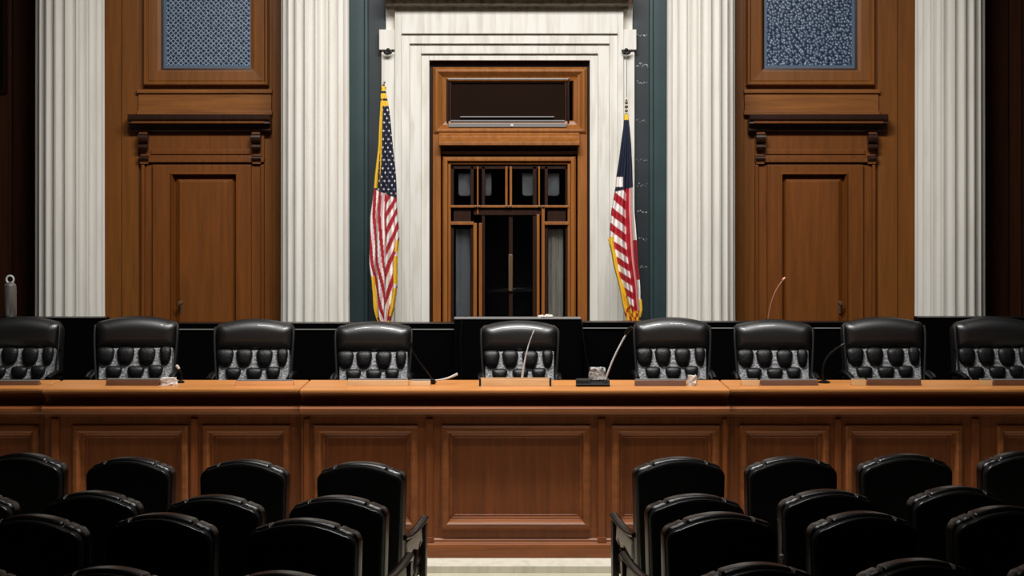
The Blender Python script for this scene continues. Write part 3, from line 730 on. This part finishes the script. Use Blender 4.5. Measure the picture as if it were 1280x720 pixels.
crumple('crumpled_paper', 859, 872, 470, 482, 12.83, 'paper', 'crumpled grey cloth scrap at the end of the brown name block', 'cloth', 8)
# desk microphone right of centre
Ym = 12.78
t = thing('desk_microphone', 'black desk microphone with wide base right of the centre name block', 'microphone', (X(741, Ym), Ym, ZT))
w = 21*Ym/F
MB().prism([(-.05, 0), (-.05, .02), (.0, .045), (.07, .055), (.08, 0)], -w, w).build('base', 'black_metal', t, bevel=.004)
c = crumple('control_box', 736, 758, 462, 476, Ym, 'crumpled', 'x', 'x', 4, D=.035); del c['label']; del c['category']; c.parent = t; c.location = (X(747, Ym)-X(741, Ym), .03, .05)
gx = lambda px: X(px, Ym)-X(741, Ym)
gz = lambda py: Z(py, Ym)-ZT
MB().tube(bez((gx(757), .03, .04), (gx(763), .03, gz(455)), (gx(773), .02, gz(435)), (gx(784), .01, gz(416))), .0075, 8).build('gooseneck', 'silver', t, smooth=True)
MB().tube([(gx(782), .01, gz(418)), (gx(786), .005, gz(412)), (gx(790), .0, gz(409))], [.012, .017, .012], 10).build('microphone_head', 'black_metal', t, smooth=True)
def mic(lab, Ym, zb, base_px, pts, r, neck, head, base_r=.045, hr=.013):
    bx = X(base_px, Ym); t = thing('gooseneck_microphone', lab, 'microphone', (bx, Ym, zb))
    P = [(X(a, Ym)-bx, d, Z(b_, Ym)-zb) for (a, b_, d) in pts]
    P[0] = (P[0][0], P[0][1], .012)
    MB().lathe(0, 0, [(base_r, 0), (base_r, .012), (base_r*.5, .02), (.012, .024)], 20).build('base', 'black_metal', t, smooth=True, ang=35)
    MB().tube(bez(*P), r, 8).build('gooseneck', neck, t, smooth=True)
    v = (Vector(P[3])-Vector(P[2])).normalized()
    MB().tube([Vector(P[3])-v*.01, Vector(P[3])+v*.012, Vector(P[3])+v*.03], [hr*.7, hr, hr*.7], 10).build('microphone_head', head, t, smooth=True)
    return t
mic('silver gooseneck microphone curving up in front of the centre chair', 13.0, ZT, 652, [(652, 478, 0), (655, 455, 0), (658, 435, 0), (666, 417, 0)], [.010-.0005*i for i in range(15)], 'silver', 'silver', hr=.006)
mic('thin black gooseneck microphone leaning left beside the fourth chair', 13.0, ZT, 541, [(541, 478, 0), (538, 465, 0), (516, 448, 0), (514, 432, 0)], .005, 'black_metal', 'black_metal', .03)
t = thing('clip_microphone', 'small pale curved microphone arm lying low left of the centre chair', 'microphone', (X(541, 12.9), 12.9, ZT))
MB().box(-.02, .02, -.015, .015, 0, .04).build('clip', 'black_metal', t, bevel=.003)
MB().tube(bez((0, 0, .035), (.06, 0, .03), (.13, 0, .045), (.20, 0, .085)), [.004+.0005*i for i in range(15)], 8).build('arm', 'silver', t, smooth=True)
mic('copper gooseneck microphone rising before the right wooden door', 14.88, zs4, 960, [(960, 402, 0), (962, 380, 0), (968, 362, 0), (979, 350, 0)], .006, 'copper', 'copper', .04, .017)
mic('dim black gooseneck microphone between the two chairs right of centre', 13.0, ZT, 1030, [(1030, 474, 0), (1024, 455, 0), (1035, 440, 0), (1052, 432, 0)], .008, 'black_metal', 'black_metal', .05)
mic('short black microphone with pale tip at the second chair from the left', 13.0, ZT, 226, [(226, 474, 0), (228, 470, 0), (227, 465, 0), (223, 460, 0)], .007, 'black_metal', 'paper', .03, .014)

# ------------------------------------------------------------------ audience chairs
def make_chair():
    t = thing('leather_armchair', 'x', 'chair')
    hw = .30
    # rear upholstered panel
    back = MB().pillow(arch_outline(hw, .40, 1.132, .045, .06, taper=.02), -.30, -.235, .018, 4).build('backrest', 'leather_matte', t, smooth=True, ang=60)
    out = arch_outline(hw-.006, .40, 1.128, .045, .06, taper=.02)
    MB().tube([(x, -.292, z) for x, z in out], .006, 8, closed=True).build('piping', 'leather', back, smooth=True)
    base = arch_outline(hw+.002, .48, 1.146, .045, .06, n=90, taper=.015)
    outl = []
    for (x, z) in base:
        if z > 1.0:
            g = math.exp(-((abs(x)-.185)/.007)**2); z -= .016*g
            if abs(x) < .185: z += .003
            elif abs(x) < .25: z += .002*math.sin((abs(x)-.185)/.065*PI)
        outl.append((x, z))
    m = MB().pillow(outl, -.262, -.13, .05, 7, r0=.035)
    m.build('back_cushion', 'leather', t, smooth=True, ang=75)
    MB().pillow([(-.27, .40), (.27, .40), (.285, .43), (.285, .47), (.26, .50), (-.26, .50), (-.285, .47), (-.285, .43)], -.20, .24, .035).build('seat_cushion', 'leather', t, smooth=True, ang=60)
    MB().box(-.275, .275, -.20, .225, .33, .405).build('apron', 'chair_wood', t, bevel=.01)
    for s_ in (-1, 1):
        x = s_*.285
        MB().tube(bez((x, -.20, .665), (x, -.08, .640), (x, .10, .655), (x, .30, .70)), [.03]*15, 10, flat=(1.0, .62)).build('arm', 'chair_wood', t, smooth=True)
        # upholstered wedge under the arm, grey as painted sheen, and scroll support
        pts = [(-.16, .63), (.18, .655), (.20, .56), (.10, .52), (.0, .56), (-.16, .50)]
        MB().prism(pts, x-.012*s_, x+.016*s_).build('arm_panel', 'sheen_pad', t, bevel=.008)
        MB().tube(bez((x, .15, .57), (x, .02, .50), (x, .10, .38), (x, -.10, .34)), .020, 8).build('arm_support', 'sheen_pad' if 0 else 'chair_wood', t, smooth=True)
        MB().tube(bez((x, .0, .50), (x, -.06, .44), (x, -.12, .43), (x, -.17, .38)), [.012+.012*math.sin(PI*i/14) for i in range(15)], 8).build('side_pad', 'sheen_pad', t, smooth=True)
        m = MB(); rings = []
        for (z, a, yc) in ((0, .017, .26), (.1, .019, .26), (.33, .024, .26), (.45, .026, .26), (.60, .024, .265), (.665, .026, .27)):
            rings.append([(x-a, yc-a, z), (x+a, yc-a, z), (x+a, yc+a, z), (x-a, yc+a, z)])
        m.ring_loft(rings).build('leg', 'chair_wood', t, bevel=.006)
        m = MB(); rings = []
        for (z, a, yc) in ((0, .017, -.25), (.12, .019, -.235), (.33, .024, -.215), (.41, .024, -.21)):
            xx = s_*.25; rings.append([(xx-a, yc-a, z), (xx+a, yc-a, z), (xx+a, yc+a, z), (xx-a, yc+a, z)])
        m.ring_loft(rings).build('leg', 'chair_wood', t, bevel=.006)
    return t
cp = make_chair()
rows = [
 # row distance, wanted top height, [(px left, px right, top y, label)]
 (10.42, 1.16, [(-35, 84, 567, 'black leather armchair in the front row at the far left edge'), (102, 219, 572, 'front row black armchair, third from the centre gangway on the left'), (245, 362, 575, 'front row black armchair, second from the gangway on the left'), (392, 508, 578, 'front row black armchair on the left of the gangway, its wooden arm showing'),
   (790, 911, 572, 'front row black armchair on the right of the gangway, its wooden arm showing'), (930, 1052, 571, 'front row black armchair, second from the gangway on the right'), (1070, 1197, 568, 'front row black armchair, third from the gangway on the right'), (1222, 1345, 565, 'front row black armchair cut by the right edge of the picture')]),
 (9.35, 1.13, [(-105, 22, 615, 'second row black armchair cut by the left edge of the picture'), (52, 175, 615, 'second row black armchair, third from the gangway on the left'), (202, 330, 620, 'second row black armchair, second from the gangway on the left'), (358, 484, 621, 'second row black armchair nearest the gangway on the left'),
   (808, 934, 619, 'second row black armchair nearest the gangway on the right'), (975, 1100, 613, 'second row black armchair, second from the gangway on the right'), (1135, 1264, 609, 'second row black armchair, third from the gangway on the right')]),
 (8.42, 1.19, [(-40, 112, 645, 'third row black armchair at the left edge of the picture'), (125, 273, 643, 'third row black armchair, second from the gangway on the left'), (302, 453, 650, 'third row black armchair nearest the gangway on the left'),
   (826, 978, 642, 'third row black armchair nearest the gangway on the right, cord hanging beside it'), (1008, 1155, 641, 'third row black armchair, second from the gangway on the right'), (1185, 1335, 634, 'third row black armchair cut by the right edge of the picture')]),
 (7.46, 1.16, [(-128, 31, 709, 'nearest row black armchair cut by the bottom left corner'), (52, 214, 711, 'nearest row black armchair, second from the gangway on the left'), (268, 428, 717, 'nearest row black armchair closest to the gangway on the left'),
   (868, 1031, 706, 'nearest row black armchair closest to the gangway on the right'), (1068, 1234, 701, 'nearest row black armchair, second from the gangway on the right'), (1263, 1420, 697, 'nearest row black armchair cut by the bottom right corner')]),
]
first = True
rn = ['front', 'second', 'third', 'nearest']
for ri, (Yr, ht, chairs) in enumerate(rows):
    for (a, b_, yt, lab) in chairs:
        o = cp if first else copy_tree(cp); first = False
        Yk = Yr
        zt = Z(yt, Yk)
        # the curved rows: outer chairs stand a little farther away at nearly the same height
        side = -1 if (a+b_)/2 < 640 else 1
        want = (b_-a)*Yk/F
        sc = min(1.08, max(.96, want/.635))
        o.scale = (sc, 1, zt/1.155)
        rz = math.radians(13)*(1 if side > 0 else -1)
        cx = X((a+b_)/2, Yk)
        # origin is .29 in front of the rear face
        o.location = (cx - .27*math.sin(rz), Yk+.27*math.cos(rz), 0)
        o.rotation_euler = (0, 0, rz)
        o['label'] = lab; o['group'] = 'black leather armchairs in the %s row' % rn[ri]
# cord hanging at the third row chair
Yc = 8.36
t = thing('hanging_cord', 'thin pale cord with a bead hanging beside the third row armchair', 'chain', (X(977, Yc), Yc, Z(700, Yc)))
zz = Z(655, Yc)-Z(700, Yc)
MB().tube([(0, 0, .03), (.003, 0, zz*.5), (0, 0, zz), (-.012, .06, zz+.015)], .0028, 8).build('string', 'grey_trim', t, smooth=True)
MB().lathe(0, 0, [(.004, .0), (.011, .006), (.012, .025), (.004, .034)], 12).build('bead', 'paper', t, smooth=True)

# ------------------------------------------------------------------ lights
def area(name, loc, target, sx, sy, power, col=(1, .94, .86), spread=PI):
    l = bpy.data.lights.new(name, 'AREA'); l.shape = 'RECTANGLE'; l.size = sx; l.size_y = sy; l.energy = power; l.color = col; l.spread = spread
    o = bpy.data.objects.new(name, l); COL.objects.link(o); o.location = loc
    o.rotation_euler = (Vector(target)-Vector(loc)).to_track_quat('-Z', 'Y').to_euler(); return o
area('ceiling_lamp', (0, 11.2, 7.7), (0, 15.2, 1.5), 3.0, .8, 960, (1, .985, .962), math.radians(130))
area('ceiling_lamp', (-2.6, 11.2, 7.7), (-2.6, 15.4, 1.0), 1.0, .6, 175, (1, .98, .95), math.radians(110))
area('ceiling_lamp', (2.6, 11.2, 7.7), (2.6, 15.4, 1.0), 1.0, .6, 175, (1, .98, .95), math.radians(110))
area('bench_fill_light', (0, 8.2, 7.7), (0, 12.6, .3), 1.6, .6, 90, (1, .96, .91), math.radians(90))  # unseen fill light added to brighten the bench front
w = bpy.data.worlds.new('world'); S.world = w; w.use_nodes = True
w.node_tree.nodes['Background'].inputs[0].default_value = (.9, .92, 1, 1); w.node_tree.nodes['Background'].inputs[1].default_value = .05

# ------------------------------------------------------------------ camera
cam = bpy.data.cameras.new('camera'); co = bpy.data.objects.new('camera', cam); COL.objects.link(co)
co.location = (0, 0, H); co.rotation_euler = (PI/2, 0, 0)
cam.sensor_width = 36; cam.lens = F/1280*36
cam.shift_y = -(360-HY)/1280
S.camera = co
S.view_settings.view_transform = 'Standard'; S.view_settings.look = 'None'; S.view_settings.gamma = 1; S.view_settings.use_curve_mapping = False
S.view_settings.exposure = -1.65
